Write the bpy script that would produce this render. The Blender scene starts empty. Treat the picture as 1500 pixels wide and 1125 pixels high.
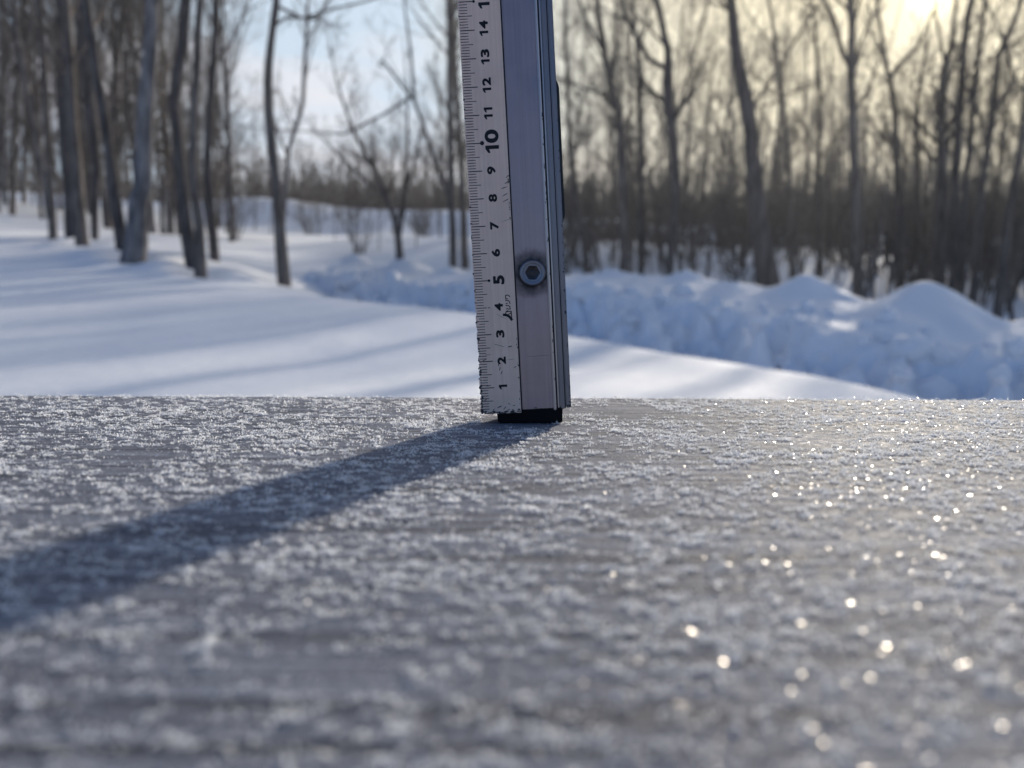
import bpy, bmesh, math, random
import numpy as np
from mathutils import Vector, Matrix, noise

random.seed(7)
RNG = np.random.default_rng(11)
SC = bpy.context.scene
COL = SC.collection
R = math.radians

# ------------------------------------------------------------------ helpers
def tag(o, label=None, cat=None, group=None, kind=None):
    if label: o['label'] = label
    if cat: o['category'] = cat
    if group: o['group'] = group
    if kind: o['kind'] = kind
    return o

def empty(name, loc, rotz=0.0):
    o = bpy.data.objects.new(name, None)
    COL.objects.link(o)
    o.location = loc
    o.rotation_euler = (0, 0, rotz)
    o.empty_display_size = .05
    return o

def mesh_obj(name, verts, faces, mat, parent=None, smooth=False):
    me = bpy.data.meshes.new(name)
    me.from_pydata([tuple(v) for v in verts], [], faces)
    if smooth:
        me.polygons.foreach_set('use_smooth', [True] * len(me.polygons))
    me.materials.append(mat)
    me.update()
    o = bpy.data.objects.new(name, me)
    COL.objects.link(o)
    if parent: o.parent = parent
    return o

def bm_obj(name, bm, mat, parent=None, smooth=False):
    me = bpy.data.meshes.new(name)
    bm.normal_update()
    bm.to_mesh(me); bm.free()
    if smooth:
        me.polygons.foreach_set('use_smooth', [True] * len(me.polygons))
    me.materials.append(mat)
    o = bpy.data.objects.new(name, me)
    COL.objects.link(o)
    if parent: o.parent = parent
    return o

# ------------------------------------------------------------------ camera
FPX = 1127.0
PITCH, ROLL = R(7.3), R(.27)
TABLE_Z = .751
ZC = TABLE_Z + .052
CAM = Vector((0, 0, ZC))
FWD = Vector((0, math.cos(PITCH), -math.sin(PITCH)))
_u = Vector((0, math.sin(PITCH), math.cos(PITCH)))
RGT = Vector((1, 0, 0)) * math.cos(ROLL) + _u * math.sin(ROLL)
UPV = -Vector((1, 0, 0)) * math.sin(ROLL) + _u * math.cos(ROLL)

def P(px, py, Y):
    """world point seen at a photo pixel, Y metres ahead"""
    d = FWD * FPX + RGT * (px - 750) + UPV * (562.5 - py)
    return CAM + d * (Y / d.y)

cam = bpy.data.cameras.new('camera')
cam.sensor_width = 36
cam.lens = 36 * FPX / 1500
cam.clip_start = .005
cam.clip_end = 2000
cam.dof.use_dof = True
cam.dof.focus_distance = .2885
cam.dof.aperture_fstop = 9.6
camo = bpy.data.objects.new('camera', cam)
COL.objects.link(camo)
M = Matrix((RGT, UPV, -FWD)).transposed().to_4x4()
M.translation = CAM
camo.matrix_world = M
SC.camera = camo

# ------------------------------------------------------------------ light
SUN_EL, SUN_AZ = R(17.7), R(27.2)
SUND = Vector((math.sin(SUN_AZ) * math.cos(SUN_EL), math.cos(SUN_AZ) * math.cos(SUN_EL), math.sin(SUN_EL)))
sun = bpy.data.lights.new('sun', 'SUN')
sun.energy = 4.5
sun.angle = R(1.8)
sun.color = (1.0, .90, .75)
suno = bpy.data.objects.new('sun', sun)
COL.objects.link(suno)
suno.rotation_euler = SUND.to_track_quat('Z', 'Y').to_euler()

def N(nt, typ, **kw):
    n = nt.nodes.new(typ)
    for k, v in kw.items():
        setattr(n, k, v)
    return n

def math_node(nt, op, a, b=None, clamp=False):
    n = N(nt, 'ShaderNodeMath', operation=op, use_clamp=clamp)
    for i, v in enumerate((a, b)):
        if v is None: continue
        if isinstance(v, (int, float)): n.inputs[i].default_value = v
        else: nt.links.new(v, n.inputs[i])
    return n.outputs[0]

def mix_col(nt, fac, a, b, blend='MIX'):
    n = N(nt, 'ShaderNodeMix', data_type='RGBA', blend_type=blend)
    for sock, v in ((n.inputs[0], fac), (n.inputs[6], a), (n.inputs[7], b)):
        if isinstance(v, (int, float)): sock.default_value = v
        elif isinstance(v, tuple): sock.default_value = (*v, 1) if len(v) == 3 else v
        else: nt.links.new(v, sock)
    return n.outputs[2]

def ramp(nt, fac, stops):
    n = N(nt, 'ShaderNodeValToRGB')
    el = n.color_ramp.elements
    while len(el) < len(stops): el.new(.5)
    for e, (p, c) in zip(el, stops):
        e.position = p
        e.color = (c, c, c, 1) if isinstance(c, (int, float)) else (*c, 1)
    nt.links.new(fac, n.inputs[0])
    return n.outputs[0]

world = bpy.data.worlds.new('World')
SC.world = world
world.use_nodes = True
nt = world.node_tree
nt.nodes.clear()
out = N(nt, 'ShaderNodeOutputWorld')
bg = N(nt, 'ShaderNodeBackground')
bg.inputs['Strength'].default_value = .075
sky = N(nt, 'ShaderNodeTexSky', sky_type='NISHITA', sun_disc=False)
sky.sun_elevation = SUN_EL
sky.sun_rotation = SUN_AZ
sky.dust_density = .9
sky.ozone_density = 2.6
tc = N(nt, 'ShaderNodeTexCoord')
mp = N(nt, 'ShaderNodeMapping')
mp.inputs['Scale'].default_value = (1.2, 1.2, 5.0)
nt.links.new(tc.outputs['Generated'], mp.inputs[0])
nz = N(nt, 'ShaderNodeTexNoise')
nz.inputs['Scale'].default_value = 2.2
nz.inputs['Detail'].default_value = 5
nt.links.new(mp.outputs[0], nz.inputs['Vector'])
cl = ramp(nt, nz.outputs[0], [(.42, 0.0), (.62, .85)])
dot = N(nt, 'ShaderNodeVectorMath', operation='DOT_PRODUCT')
nt.links.new(tc.outputs['Generated'], dot.inputs[0])
dot.inputs[1].default_value = SUND
d0 = math_node(nt, 'MAXIMUM', dot.outputs['Value'], 0.0)
# bright cloud veil confined to the sun's side to limit fill, broken by noise
veil = ramp(nt, d0, [(.30, 0.0), (.62, 1.0)])
warm = ramp(nt, d0, [(.84, 0.0), (.99, 1.0)])
blue = mix_col(nt, 1.0, sky.outputs[0], (.74, .95, 1.28), 'MULTIPLY')  # sky tinted bluer so its fill cools the shaded snow
gap = mix_col(nt, warm, (5.6, 6.8, 8.1), (10.0, 8.9, 6.2))
cloud = mix_col(nt, warm, (8.2, 7.9, 8.2), (10.5, 9.4, 6.8))
skyc = mix_col(nt, veil, blue, mix_col(nt, cl, gap, cloud))
for ex, colr in ((160, (.5, .4, .15)), (9000, (40, 33, 18))):
    skyc = mix_col(nt, 1.0, skyc, mix_col(nt, math_node(nt, 'POWER', d0, float(ex)), (0, 0, 0), colr), 'ADD')
nt.links.new(skyc, bg.inputs[0])
nt.links.new(bg.outputs[0], out.inputs[0])

SC.view_settings.view_transform = 'Standard'
SC.view_settings.look = 'None'
SC.view_settings.gamma = 1
SC.view_settings.exposure = .52
SC.cycles.use_denoising = True
SC.cycles.max_bounces = 6
SC.cycles.transparent_max_bounces = 8
SC.cycles.sample_clamp_indirect = 6
SC.cycles.caustics_reflective = False
SC.cycles.caustics_refractive = False

# ------------------------------------------------------------------ materials
def new_mat(name):
    m = bpy.data.materials.new(name)
    m.use_nodes = True
    nt = m.node_tree
    b = nt.nodes['Principled BSDF']
    return m, nt, b

def tex_noise(nt, scale, detail=3, coord='Object', stretch=(1, 1, 1), rough=.55):
    tc = N(nt, 'ShaderNodeTexCoord')
    mp = N(nt, 'ShaderNodeMapping')
    mp.inputs['Scale'].default_value = stretch
    nt.links.new(tc.outputs[coord], mp.inputs[0])
    n = N(nt, 'ShaderNodeTexNoise')
    n.inputs['Scale'].default_value = scale
    n.inputs['Detail'].default_value = detail
    n.inputs['Roughness'].default_value = rough
    nt.links.new(mp.outputs[0], n.inputs['Vector'])
    return n.outputs[0]

def bump(nt, b, h, strength, dist):
    n = N(nt, 'ShaderNodeBump')
    n.inputs['Strength'].default_value = strength
    n.inputs['Distance'].default_value = dist
    nt.links.new(h, n.inputs['Height'])
    nt.links.new(n.outputs[0], b.inputs['Normal'])

def snow_mat(name, tint, grain):
    m, nt, b = new_mat(name)
    big = tex_noise(nt, .8, 3)
    nt.links.new(ramp(nt, big, [(.3, tuple(c * .965 for c in tint)), (.7, tint)]), b.inputs['Base Color'])
    b.inputs['Roughness'].default_value = .75
    b.inputs['Specular IOR Level'].default_value = .25
    fine = tex_noise(nt, grain, 4)
    bump(nt, b, fine, .5, .016)
    return m
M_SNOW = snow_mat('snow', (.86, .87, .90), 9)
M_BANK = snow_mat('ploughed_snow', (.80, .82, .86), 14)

def bark(name, dark, light, scale=14):
    m, nt, b = new_mat(name)
    n1 = tex_noise(nt, scale, 5, 'Object', (1, 1, .22), .65)
    nt.links.new(ramp(nt, n1, [(.40, dark), (.60, light)]), b.inputs['Base Color'])
    b.inputs['Roughness'].default_value = .85
    b.inputs['Specular IOR Level'].default_value = .2
    bump(nt, b, n1, .6, .02)
    return m
M_BARK_DARK = bark('dark_bark', (.040, .036, .038), (.115, .100, .095))
M_BARK_GREY = bark('grey_bark', (.085, .083, .088), (.24, .225, .22))
M_BARK_MID = bark('brown_bark', (.065, .055, .050), (.17, .145, .13))
M_TWIG = bark('twig_bark', (.055, .046, .042), (.13, .108, .098), 6)
M_BRUSH = bark('brush_bark', (.058, .048, .044), (.13, .106, .094), 3)

def metal(name, col, rough, metallic, streak=(400, 400, 4), amt=.2):
    m, nt, b = new_mat(name)
    n1 = tex_noise(nt, 3, 4, 'Object', streak)
    n2 = tex_noise(nt, 60, 4, 'Object')
    c = mix_col(nt, n1, tuple(x * (1 - amt) for x in col), tuple(min(1, x * (1 + amt)) for x in col))
    c = mix_col(nt, ramp(nt, n2, [(.35, .35), (.55, 0.0)]), c, tuple(x * .7 for x in col))
    nt.links.new(c, b.inputs['Base Color'])
    b.inputs['Metallic'].default_value = metallic
    nt.links.new(ramp(nt, n2, [(.3, rough - .06), (.7, rough + .08)]), b.inputs['Roughness'])
    bump(nt, b, n1, .08, .0002)
    return m, nt, b
M_PLATE, _, _ = metal('satin_printed_aluminium', (.94, .62, .49), .5, .12)  # pink in the base colour stands in for warm reflections, offsetting blue skylight
M_RAIL, _, _ = metal('anodised_rail', (.25, .215, .22), .38, .8)
M_LIP, _, _ = metal('worn_bright_edge', (.52, .43, .41), .33, .85)
M_BOLT, _, _ = metal('bolt_steel', (.19, .185, .215), .33, .9, (40, 40, 40), .2)
M_SOCKET, _, _ = metal('bolt_socket', (.06, .055, .06), .4, .8, (40, 40, 40), .2)

def channel_mat():
    m, nt, b = metal('brushed_channel', (.37, .275, .275), .36, .7)
    link = b.inputs['Base Color'].links[0].from_socket
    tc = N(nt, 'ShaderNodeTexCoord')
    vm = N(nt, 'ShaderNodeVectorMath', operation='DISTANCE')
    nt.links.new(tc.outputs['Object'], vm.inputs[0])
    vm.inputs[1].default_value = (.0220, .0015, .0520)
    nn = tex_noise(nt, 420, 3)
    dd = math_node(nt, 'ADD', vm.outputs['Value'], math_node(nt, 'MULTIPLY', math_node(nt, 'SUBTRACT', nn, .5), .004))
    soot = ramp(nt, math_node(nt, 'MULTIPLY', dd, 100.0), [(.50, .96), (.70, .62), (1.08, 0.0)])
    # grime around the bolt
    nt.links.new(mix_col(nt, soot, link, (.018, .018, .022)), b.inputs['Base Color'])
    return m
M_CHANNEL = channel_mat()

def simple(name, col, rough, spec=.5, nscale=200, var=.3):
    m, nt, b = new_mat(name)
    n1 = tex_noise(nt, nscale, 3)
    nt.links.new(mix_col(nt, n1, tuple(c * (1 - var) for c in col), tuple(c * (1 + var) for c in col)), b.inputs['Base Color'])
    b.inputs['Roughness'].default_value = rough
    b.inputs['Specular IOR Level'].default_value = spec
    return m
M_INK = simple('black_ink', (.010, .010, .013), .55, .3)
M_SCUFF = simple('scuffed_dark_metal', (.035, .034, .042), .55, .4, 900, .5)
M_RUBBER = simple('black_rubber', (.006, .006, .007), .8, .15)
M_PLASTIC = simple('black_plastic', (.012, .012, .014), .45, .4)

def table_mat():
    m, nt, b = new_mat('weathered_grain')
    g1 = tex_noise(nt, 9, 6, 'Object', (1, 48, 48), .75)       # long fine grain along the board
    g2 = tex_noise(nt, 40, 5, 'Object', (1, 34, 34), .75)
    blot = tex_noise(nt, 26, 4, 'Object', (1, 1.6, 1))
    film = tex_noise(nt, 260, 5, 'Object', (1, 1.5, 1), .7)
    c = ramp(nt, g1, [(.38, (.058, .062, .076)), (.50, (.150, .163, .206)), (.62, (.29, .31, .37))])
    c = mix_col(nt, ramp(nt, g2, [(.35, .55), (.55, 0.0)]), c, (.055, .058, .070))
    c = mix_col(nt, ramp(nt, blot, [(.56, 0.0), (.75, .35)]), c, (.098, .092, .105))
    fm = math_node(nt, 'MULTIPLY', ramp(nt, film, [(.52, 0.0), (.72, .4)]), ramp(nt, blot, [(.25, .9), (.68, .25)]))
    c = mix_col(nt, fm, c, (.40, .43, .49))                   # thin rime film
    nt.links.new(c, b.inputs['Base Color'])
    b.inputs['Specular IOR Level'].default_value = .2
    nt.links.new(ramp(nt, film, [(.35, .60), (.7, .85)]), b.inputs['Roughness'])
    h = math_node(nt, 'ADD', math_node(nt, 'MULTIPLY', g1, 1.0), math_node(nt, 'MULTIPLY', g2, .6))
    h = math_node(nt, 'ADD', h, math_node(nt, 'MULTIPLY', film, 1.2))
    bump(nt, b, h, .7, .0009)
    return m
M_TABLE = table_mat()

def frost_mat():
    m = bpy.data.materials.new('frost')
    m.use_nodes = True
    nt = m.node_tree
    nt.nodes.clear()
    out = N(nt, 'ShaderNodeOutputMaterial')
    dif = N(nt, 'ShaderNodeBsdfDiffuse'); dif.inputs[0].default_value = (.88, .90, .94, 1)
    tr = N(nt, 'ShaderNodeBsdfTranslucent'); tr.inputs[0].default_value = (.88, .90, .94, 1)
    gl = N(nt, 'ShaderNodeBsdfGlossy'); gl.inputs[0].default_value = (.95, .96, 1, 1)
    gl.inputs['Roughness'].default_value = .45
    m1 = N(nt, 'ShaderNodeMixShader'); m1.inputs[0].default_value = .6
    nt.links.new(dif.outputs[0], m1.inputs[1]); nt.links.new(tr.outputs[0], m1.inputs[2])
    fr = N(nt, 'ShaderNodeFresnel'); fr.inputs[0].default_value = 1.31
    m2 = N(nt, 'ShaderNodeMixShader')
    nt.links.new(math_node(nt, 'MULTIPLY', fr.outputs[0], .12), m2.inputs[0])
    nt.links.new(m1.outputs[0], m2.inputs[1]); nt.links.new(gl.outputs[0], m2.inputs[2])
    nt.links.new(m2.outputs[0], out.inputs[0])
    return m
M_FROST = frost_mat()
M_GLINT, nt, b = new_mat('ice_plate')
b.inputs['Base Color'].default_value = (.55, .56, .6, 1)
b.inputs['Roughness'].default_value = .25
b.inputs['IOR'].default_value = 1.31
b.inputs['Specular Tint'].default_value = (1, .62, .26, 1)  # gold tint puts the low sun's colour into the glints

# ------------------------------------------------------------------ terrain
ctrl = []
def C(px, py, Y): ctrl.append(tuple(P(px, py, Y)))
def CW(x, y, z): ctrl.append((x, y, z))
for a in ((-300, 560, 3.2), (0, 578, 3.1), (375, 578, 3.1), (750, 581, 3.1), (1000, 584, 3.0), (1320, 640, 3.0), (1600, 720, 2.6),
          (-250, 480, 4.6), (0, 500, 4.4), (300, 500, 4.6), (600, 505, 4.8), (850, 530, 4.6),
          (-200, 400, 7), (0, 430, 6.6), (300, 440, 6.8), (520, 456, 6.6),
          (78, 357, 11.5), (121, 363, 10.5), (139, 359, 11.2), (176, 374, 9.6), (192, 386, 9.0), (284, 404, 8.9),
          (315, 386, 10), (417, 419, 9.3), (0, 320, 13.5), (90, 339, 13), (230, 352, 12.5), (330, 379, 11.2),
          (-250, 285, 14)): C(*a)
RIDGE = [(430, 421, 9.6), (500, 440, 8.6), (600, 453, 7.8), (690, 464, 7.1), (770, 477, 6.6), (840, 493, 6.1), (920, 507, 5.7),
         (1000, 523, 5.3), (1150, 551, 4.8), (1320, 582, 4.3), (1480, 625, 3.9)]
for i, a in enumerate(RIDGE):
    C(*a)
    p = P(*a)
    t = i / (len(RIDGE) - 1)
    CW(p.x + .45, p.y + 1.0, p.z - .30 - .12 * t)       # the ploughed lane behind the bank edge
    CW(p.x + .75, p.y + 1.8, p.z - .36 - .16 * t)
for a in ((0, 322, 17), (0, 300, 23), (200, 318, 23), (330, 350, 17), (420, 345, 20), (-300, 270, 23)): C(*a)
TOP = [(-400, 262, 31), (0, 277, 30), (330, 290, 29), (430, 296, 29), (690, 310, 28.5), (900, 325, 28), (1100, 336, 28), (1500, 356, 27), (1900, 366, 27)]
for a in TOP:
    C(*a)
    p = P(*a)
    CW(p.x * 1.1, p.y * 1.1, p.z + .05)
    CW(p.x * .91, p.y * .91, p.z - 1.15)
for a in ((690, 374, 14), (850, 393, 13), (1123, 404, 12.3), (1300, 420, 11.5), (1500, 440, 11), (690, 352, 21), (1100, 372, 20), (1500, 398, 19), (1800, 420, 15)): C(*a)
for x in (-70, -35, 0, 35, 70): CW(x, 60, 3.6); CW(x, 110, 3.6)
for a in ((-30, 8, 2.8), (-14, 2, .75), (-8, -1, .42), (0, -8, .3), (-25, -12, .5), (20, -12, .2), (9, 1, 0), (14, 5, .05), (25, 10, .4), (40, 22, 1.6), (0, .6, .31),
          (0, 1.6, .33), (0, -40, .3), (-40, -40, .4), (40, -40, .2), (-70, 10, 3.2), (70, 10, 1.0)): CW(*a)
ctrl = np.array(ctrl)
def _phi(d2):
    return .5 * d2 * np.log(np.maximum(d2, 1e-9))
_n = len(ctrl)
_A = np.zeros((_n + 3, _n + 3))
_d2 = ((ctrl[:, None, :2] - ctrl[None, :, :2]) ** 2).sum(-1)
_A[:_n, :_n] = _phi(_d2) + np.eye(_n) * .02
_A[:_n, _n] = 1; _A[:_n, _n + 1:] = ctrl[:, :2]
_A[_n, :_n] = 1; _A[_n + 1:, :_n] = ctrl[:, :2].T
_w = np.linalg.solve(_A, np.concatenate([ctrl[:, 2], np.zeros(3)]))
def H(x, y):
    x = np.atleast_1d(np.asarray(x, float)); y = np.atleast_1d(np.asarray(y, float))
    d2 = (x[:, None] - ctrl[None, :, 0]) ** 2 + (y[:, None] - ctrl[None, :, 1]) ** 2
    z = _phi(d2) @ _w[:_n] + _w[_n] + x * _w[_n + 1] + y * _w[_n + 2]
    r = np.hypot(x, y)
    far = np.clip((r - 45) / 25, 0, 1); far = far * far * (3 - 2 * far)
    flat = np.where(y > 0, 3.6, .5)
    return z * (1 - far) + flat * far
def Hz(x, y): return float(H(x, y)[0])

na, rr = 640, np.concatenate([np.geomspace(.35, 50, 190), np.geomspace(56, 160, 10)])
ang = np.linspace(0, 2 * math.pi, na, endpoint=False)
xs = (rr[:, None] * np.sin(ang)[None]).ravel(); ys = (rr[:, None] * np.cos(ang)[None]).ravel()
zs = np.concatenate([H(xs[i:i + 8000], ys[i:i + 8000]) for i in range(0, len(xs), 8000)])
for i in range(len(xs)):
    r = math.hypot(xs[i], ys[i])
    if r < 55:
        k = min(1, r / 4)
        zs[i] += k * (.035 * noise.noise((xs[i] * .55, ys[i] * .55, 1.7)) + .012 * noise.noise((xs[i] * 2.1, ys[i] * 1.6, 4.7)))
        if r > 13:
            zs[i] += min(1, (r - 13) / 5) * .16 * noise.noise((xs[i] * .4, ys[i] * .4, 9.1))
# hollows and drift rings round the feet of the left trunks
FEET = [P(a, b, Y) for a, b, Y in ((78, 357, 11.5), (121, 363, 10.5), (139, 359, 11.2), (182, 376, 9.6), (194, 387, 9.0), (283, 392, 9.2), (294, 406, 8.7), (315, 387, 10), (417, 420, 9.3))]
for p in FEET:
    dd = np.hypot(xs - p.x, ys - p.y)
    zs += -.05 * np.exp(-(dd / .20) ** 2) + .05 * np.exp(-((dd - .42) / .20) ** 2)
verts = list(zip(xs, ys, zs)); faces = []
for j in range(len(rr) - 1):
    for i in range(na):
        a, b = j * na + i, j * na + (i + 1) % na
        faces.append((a, a + na, b + na, b))
verts.append((0, 0, float(zs[:na].mean())))
for i in range(na): faces.append((len(verts) - 1, i, (i + 1) % na))
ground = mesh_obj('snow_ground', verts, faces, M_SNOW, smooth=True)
tag(ground, 'sunlit snow field rising to the wood', None, kind='structure')

# ploughed snow bank: a scalloped row of heaps along the far side of the lane
CREST = [(1680, 478, 6.2), (1600, 470, 6.3), (1540, 456, 6.5), (1500, 457, 6.6), (1455, 449, 6.8), (1410, 430, 6.9), (1375, 414, 7.0), (1352, 411, 7.05), (1320, 423, 7.15),
         (1290, 429, 7.3), (1240, 420, 7.5), (1205, 406, 7.7), (1180, 399, 7.8), (1150, 405, 7.95), (1110, 409, 8.15), (1060, 403, 8.4), (1025, 395, 8.6), (1005, 392, 8.7),
         (960, 402, 9.0), (925, 393, 9.25), (895, 390, 9.4), (860, 399, 9.7), (825, 402, 10), (790, 400, 10.3), (750, 400, 10.7), (700, 396, 11.2), (640, 386, 11.8),
         (590, 377, 12.4), (555, 384, 13.0), (520, 372, 13.7), (480, 360, 14.6), (440, 358, 15.5), (400, 352, 17), (350, 348, 18.5), (300, 345, 20)]
PEAKS = [P(*a) for a in ((1540, 456, 6.5), (1355, 411, 7.05), (1180, 399, 7.8), (1008, 392, 8.7), (897, 390, 9.4), (760, 399, 10.6), (660, 388, 11.6), (592, 377, 12.4), (520, 372, 13.7), (470, 359, 14.8), (400, 352, 17))]
cp = np.array([tuple(P(*a)) for a in CREST])
s = np.concatenate([[0], np.cumsum(np.hypot(np.diff(cp[:, 0]), np.diff(cp[:, 1])))])
NU, NV = 620, 110
su = np.linspace(0, s[-1], NU)
def sm(v, k=9):
    ker = np.hanning(k + 2)[1:-1]; ker /= ker.sum()
    return np.convolve(np.pad(v, k // 2, mode='edge'), ker, 'valid')
cu = np.stack([sm(np.interp(su, s, cp[:, 0]), 25), sm(np.interp(su, s, cp[:, 1]), 25), sm(np.interp(su, s, cp[:, 2]), 9)], 1)
tg = np.gradient(cu[:, :2], axis=0)
for k in range(2): tg[:, k] = sm(tg[:, k], 61)
tg /= np.linalg.norm(tg, axis=1)[:, None]
nrm = np.stack([-tg[:, 1], tg[:, 0]], 1)
nrm *= np.where((nrm * -cu[:, :2]).sum(1) < 0, -1, 1)[:, None]       # towards the lane
vv = np.linspace(-1.7, 2.3, NV)
kw = int(1.0 / su[-1] * NU)
ZB = np.array([cu[max(0, i - kw):i + kw + 1, 2].min() for i in range(NU)])
ZB = sm(ZB, 2 * (kw // 2) + 1)
HEAPS = [(p.x, p.y, p.z - .02, .56) for p in PEAKS]
hr = random.Random(12)
q = .3
while q < su[-1]:
    i = int(q / su[-1] * (NU - 1)); v = hr.uniform(1.15, 1.7)
    HEAPS.append((cu[i, 0] + nrm[i, 0] * v, cu[i, 1] + nrm[i, 1] * v, ZB[i] - .22 - .65 * (v - 1.1) * hr.uniform(.8, 1.2), hr.uniform(.5, .75)))
    q += hr.uniform(.45, 1.1)
verts = []
for i in range(NU):
    for v in vv:
        x, y = cu[i, :2] + nrm[i] * v
        brk = 1.25 + .3 * noise.noise((su[i] * .8, 4.4, 1.2))
        if v > 0: zr = ZB[i] - .17 * v - .95 * max(0, v - brk)
        else: zr = ZB[i] + .45 * v
        zc_ = -9
        for hx, hy, hz_, sl in HEAPS:
            dx, dy = x - hx, y - hy
            d2 = dx * dx + dy * dy
            if d2 < 7:
                wob = 1 + .34 * noise.noise((hx * 5 + dx * 1.1, hy * 5 + dy * 1.1, 2.7)) + .16 * noise.noise((hx * 3 + dx * 3.1, hy * 3 + dy * 3.1, 6.7))
                zp = hz_ - sl * wob * (math.sqrt(d2 + .005) - .07)
                if zp > zc_: zc_ = zp
        kk = 30.0
        m_ = max(zr, zc_)
        z = m_ + (math.log(math.exp(max(-40, kk * (zr - m_))) + math.exp(max(-40, kk * (zc_ - m_)))) / kk if m_ > -8 else 0)
        pk = 0
        low = min(1, max(0, (v - brk + .25) / .5))
        chunk = noise.voronoi((x * 3.2, y * 3.2, z * 3.2))[0][0]
        chunk2 = noise.voronoi((x * 7.5, y * 7.5, z * 7.5))[0][0]
        z += low * (.60 * (.45 - chunk) + .34 * (.4 - chunk2)) + .03 * noise.noise((x * 1.3, y * 1.3, 3.3)) + (.012 + .03 * low) * noise.noise((x * 3.4, y * 3.4, 5.3)) + (.012 + .035 * low) * noise.noise((x * 5, y * 5, 8.3))
        verts.append((x, y, z))
faces = [(i * NV + j, (i + 1) * NV + j, (i + 1) * NV + j + 1, i * NV + j + 1) for i in range(NU - 1) for j in range(NV - 1)]
# broken lumps of ploughed snow lying on the lower face
hr = random.Random(31)
ib = bmesh.new(); bmesh.ops.create_icosphere(ib, subdivisions=3, radius=1)
IV = [v.co.copy() for v in ib.verts]; IF = [tuple(v.index for v in f.verts) for f in ib.faces]; ib.free()
for k in range(420):
    i = hr.randrange(0, NU); j = int((hr.uniform(.75, 2.0) + 1.7) / 4.0 * (NV - 1))
    c = Vector(verts[i * NV + j]); r = hr.uniform(.03, .085) * (1.8 if hr.random() < .18 else 1)
    sx, sy, sz = hr.uniform(.8, 1.4), hr.uniform(.8, 1.3), hr.uniform(.6, .95)
    n0 = len(verts)
    for v in IV:
        q = 1 + .38 * noise.noise((v.x * 1.6 + k * 3.1, v.y * 1.6, v.z * 1.6)) + .16 * noise.noise((v.x * 4 + k, v.y * 4, v.z * 4))
        verts.append((c.x + v.x * r * sx * q, c.y + v.y * r * sy * q, c.z + v.z * r * sz * q))
    faces += [tuple(a + n0 for a in f) for f in IF]
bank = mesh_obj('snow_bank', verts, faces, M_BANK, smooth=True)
tag(bank, 'shaded bank of ploughed snow heaps beside the lane', None, kind='structure')

# ------------------------------------------------------------------ trees
GLADE = [True]
TW = [.0021]
class Tubes:
    def __init__(s): s.v = []; s.f = []
    def tube(s, pts, rad, n=5):
        m = len(pts)
        base = len(s.v)
        prev = None
        for i in range(m):
            d = (pts[min(i + 1, m - 1)] - pts[max(i - 1, 0)])
            d.normalize()
            if prev is None:
                a = d.orthogonal().normalized()
            else:
                a = (prev - d * prev.dot(d))
                if a.length < 1e-5: a = d.orthogonal()
                a.normalize()
            prev = a
            b = d.cross(a)
            for k in range(n):
                t = 2 * math.pi * k / n
                s.v.append(pts[i] + (a * math.cos(t) + b * math.sin(t)) * rad[i])
        for i in range(m - 1):
            for k in range(n):
                q = base + i * n + k; w = base + i * n + (k + 1) % n
                s.f.append((q, w, w + n, q + n))
        tip = len(s.v); s.v.append(pts[-1] + (pts[-1] - pts[-2]) * .2)
        for k in range(n):
            s.f.append((base + (m - 1) * n + k, base + (m - 1) * n + (k + 1) % n, tip))

def rdir(rnd):
    while 1:
        v = Vector((rnd.uniform(-1, 1), rnd.uniform(-1, 1), rnd.uniform(-1, 1)))
        if .1 < v.length < 1: return v.normalized()

SUN_Q = Vector((-.03, .26, TABLE_Z))
def in_glade(p, wide=.40):
    """the gap among the boughs through which the low sun reaches the table"""
    w = p - SUN_Q
    return (w - SUND * w.dot(SUND)).length < wide
def limb(T, rnd, start, d, L, r, level, upw=.12, wob=.18, nseg=5, kids=(6, 4), sides=(5, 4, 3)):
    pts, rad = [start.copy()], [r]
    p, dd = start.copy(), d.normalized()
    for i in range(nseg):
        dd = (dd + rdir(rnd) * wob + Vector((0, 0, upw))).normalized()
        p = p + dd * (L / nseg)
        pts.append(p.copy()); rad.append(max(r * (1 - .82 * (i + 1) / nseg), TW[0]))
    if GLADE[0] and any(in_glade(q) for q in pts) and rnd.random() < .88: return
    T.tube(pts, rad, sides[min(level, 2)])
    if level < len(kids):
        for k in range(kids[level]):
            t = rnd.uniform(.2, .98) * nseg
            i = min(int(t), nseg - 1)
            q = pts[i].lerp(pts[i + 1], t - i)
            ax = (pts[i + 1] - pts[i]).normalized()
            side = rdir(rnd); side = (side - ax * side.dot(ax)).normalized()
            nd = ax * rnd.uniform(.6, 1.0) + side * rnd.uniform(.5, .95)
            limb(T, rnd, q, nd, L * rnd.uniform(.28, .55), rad[i] * rnd.uniform(.4, .62), level + 1, upw, wob * 1.1, 4 if level == 0 else 3, kids, sides)

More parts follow.
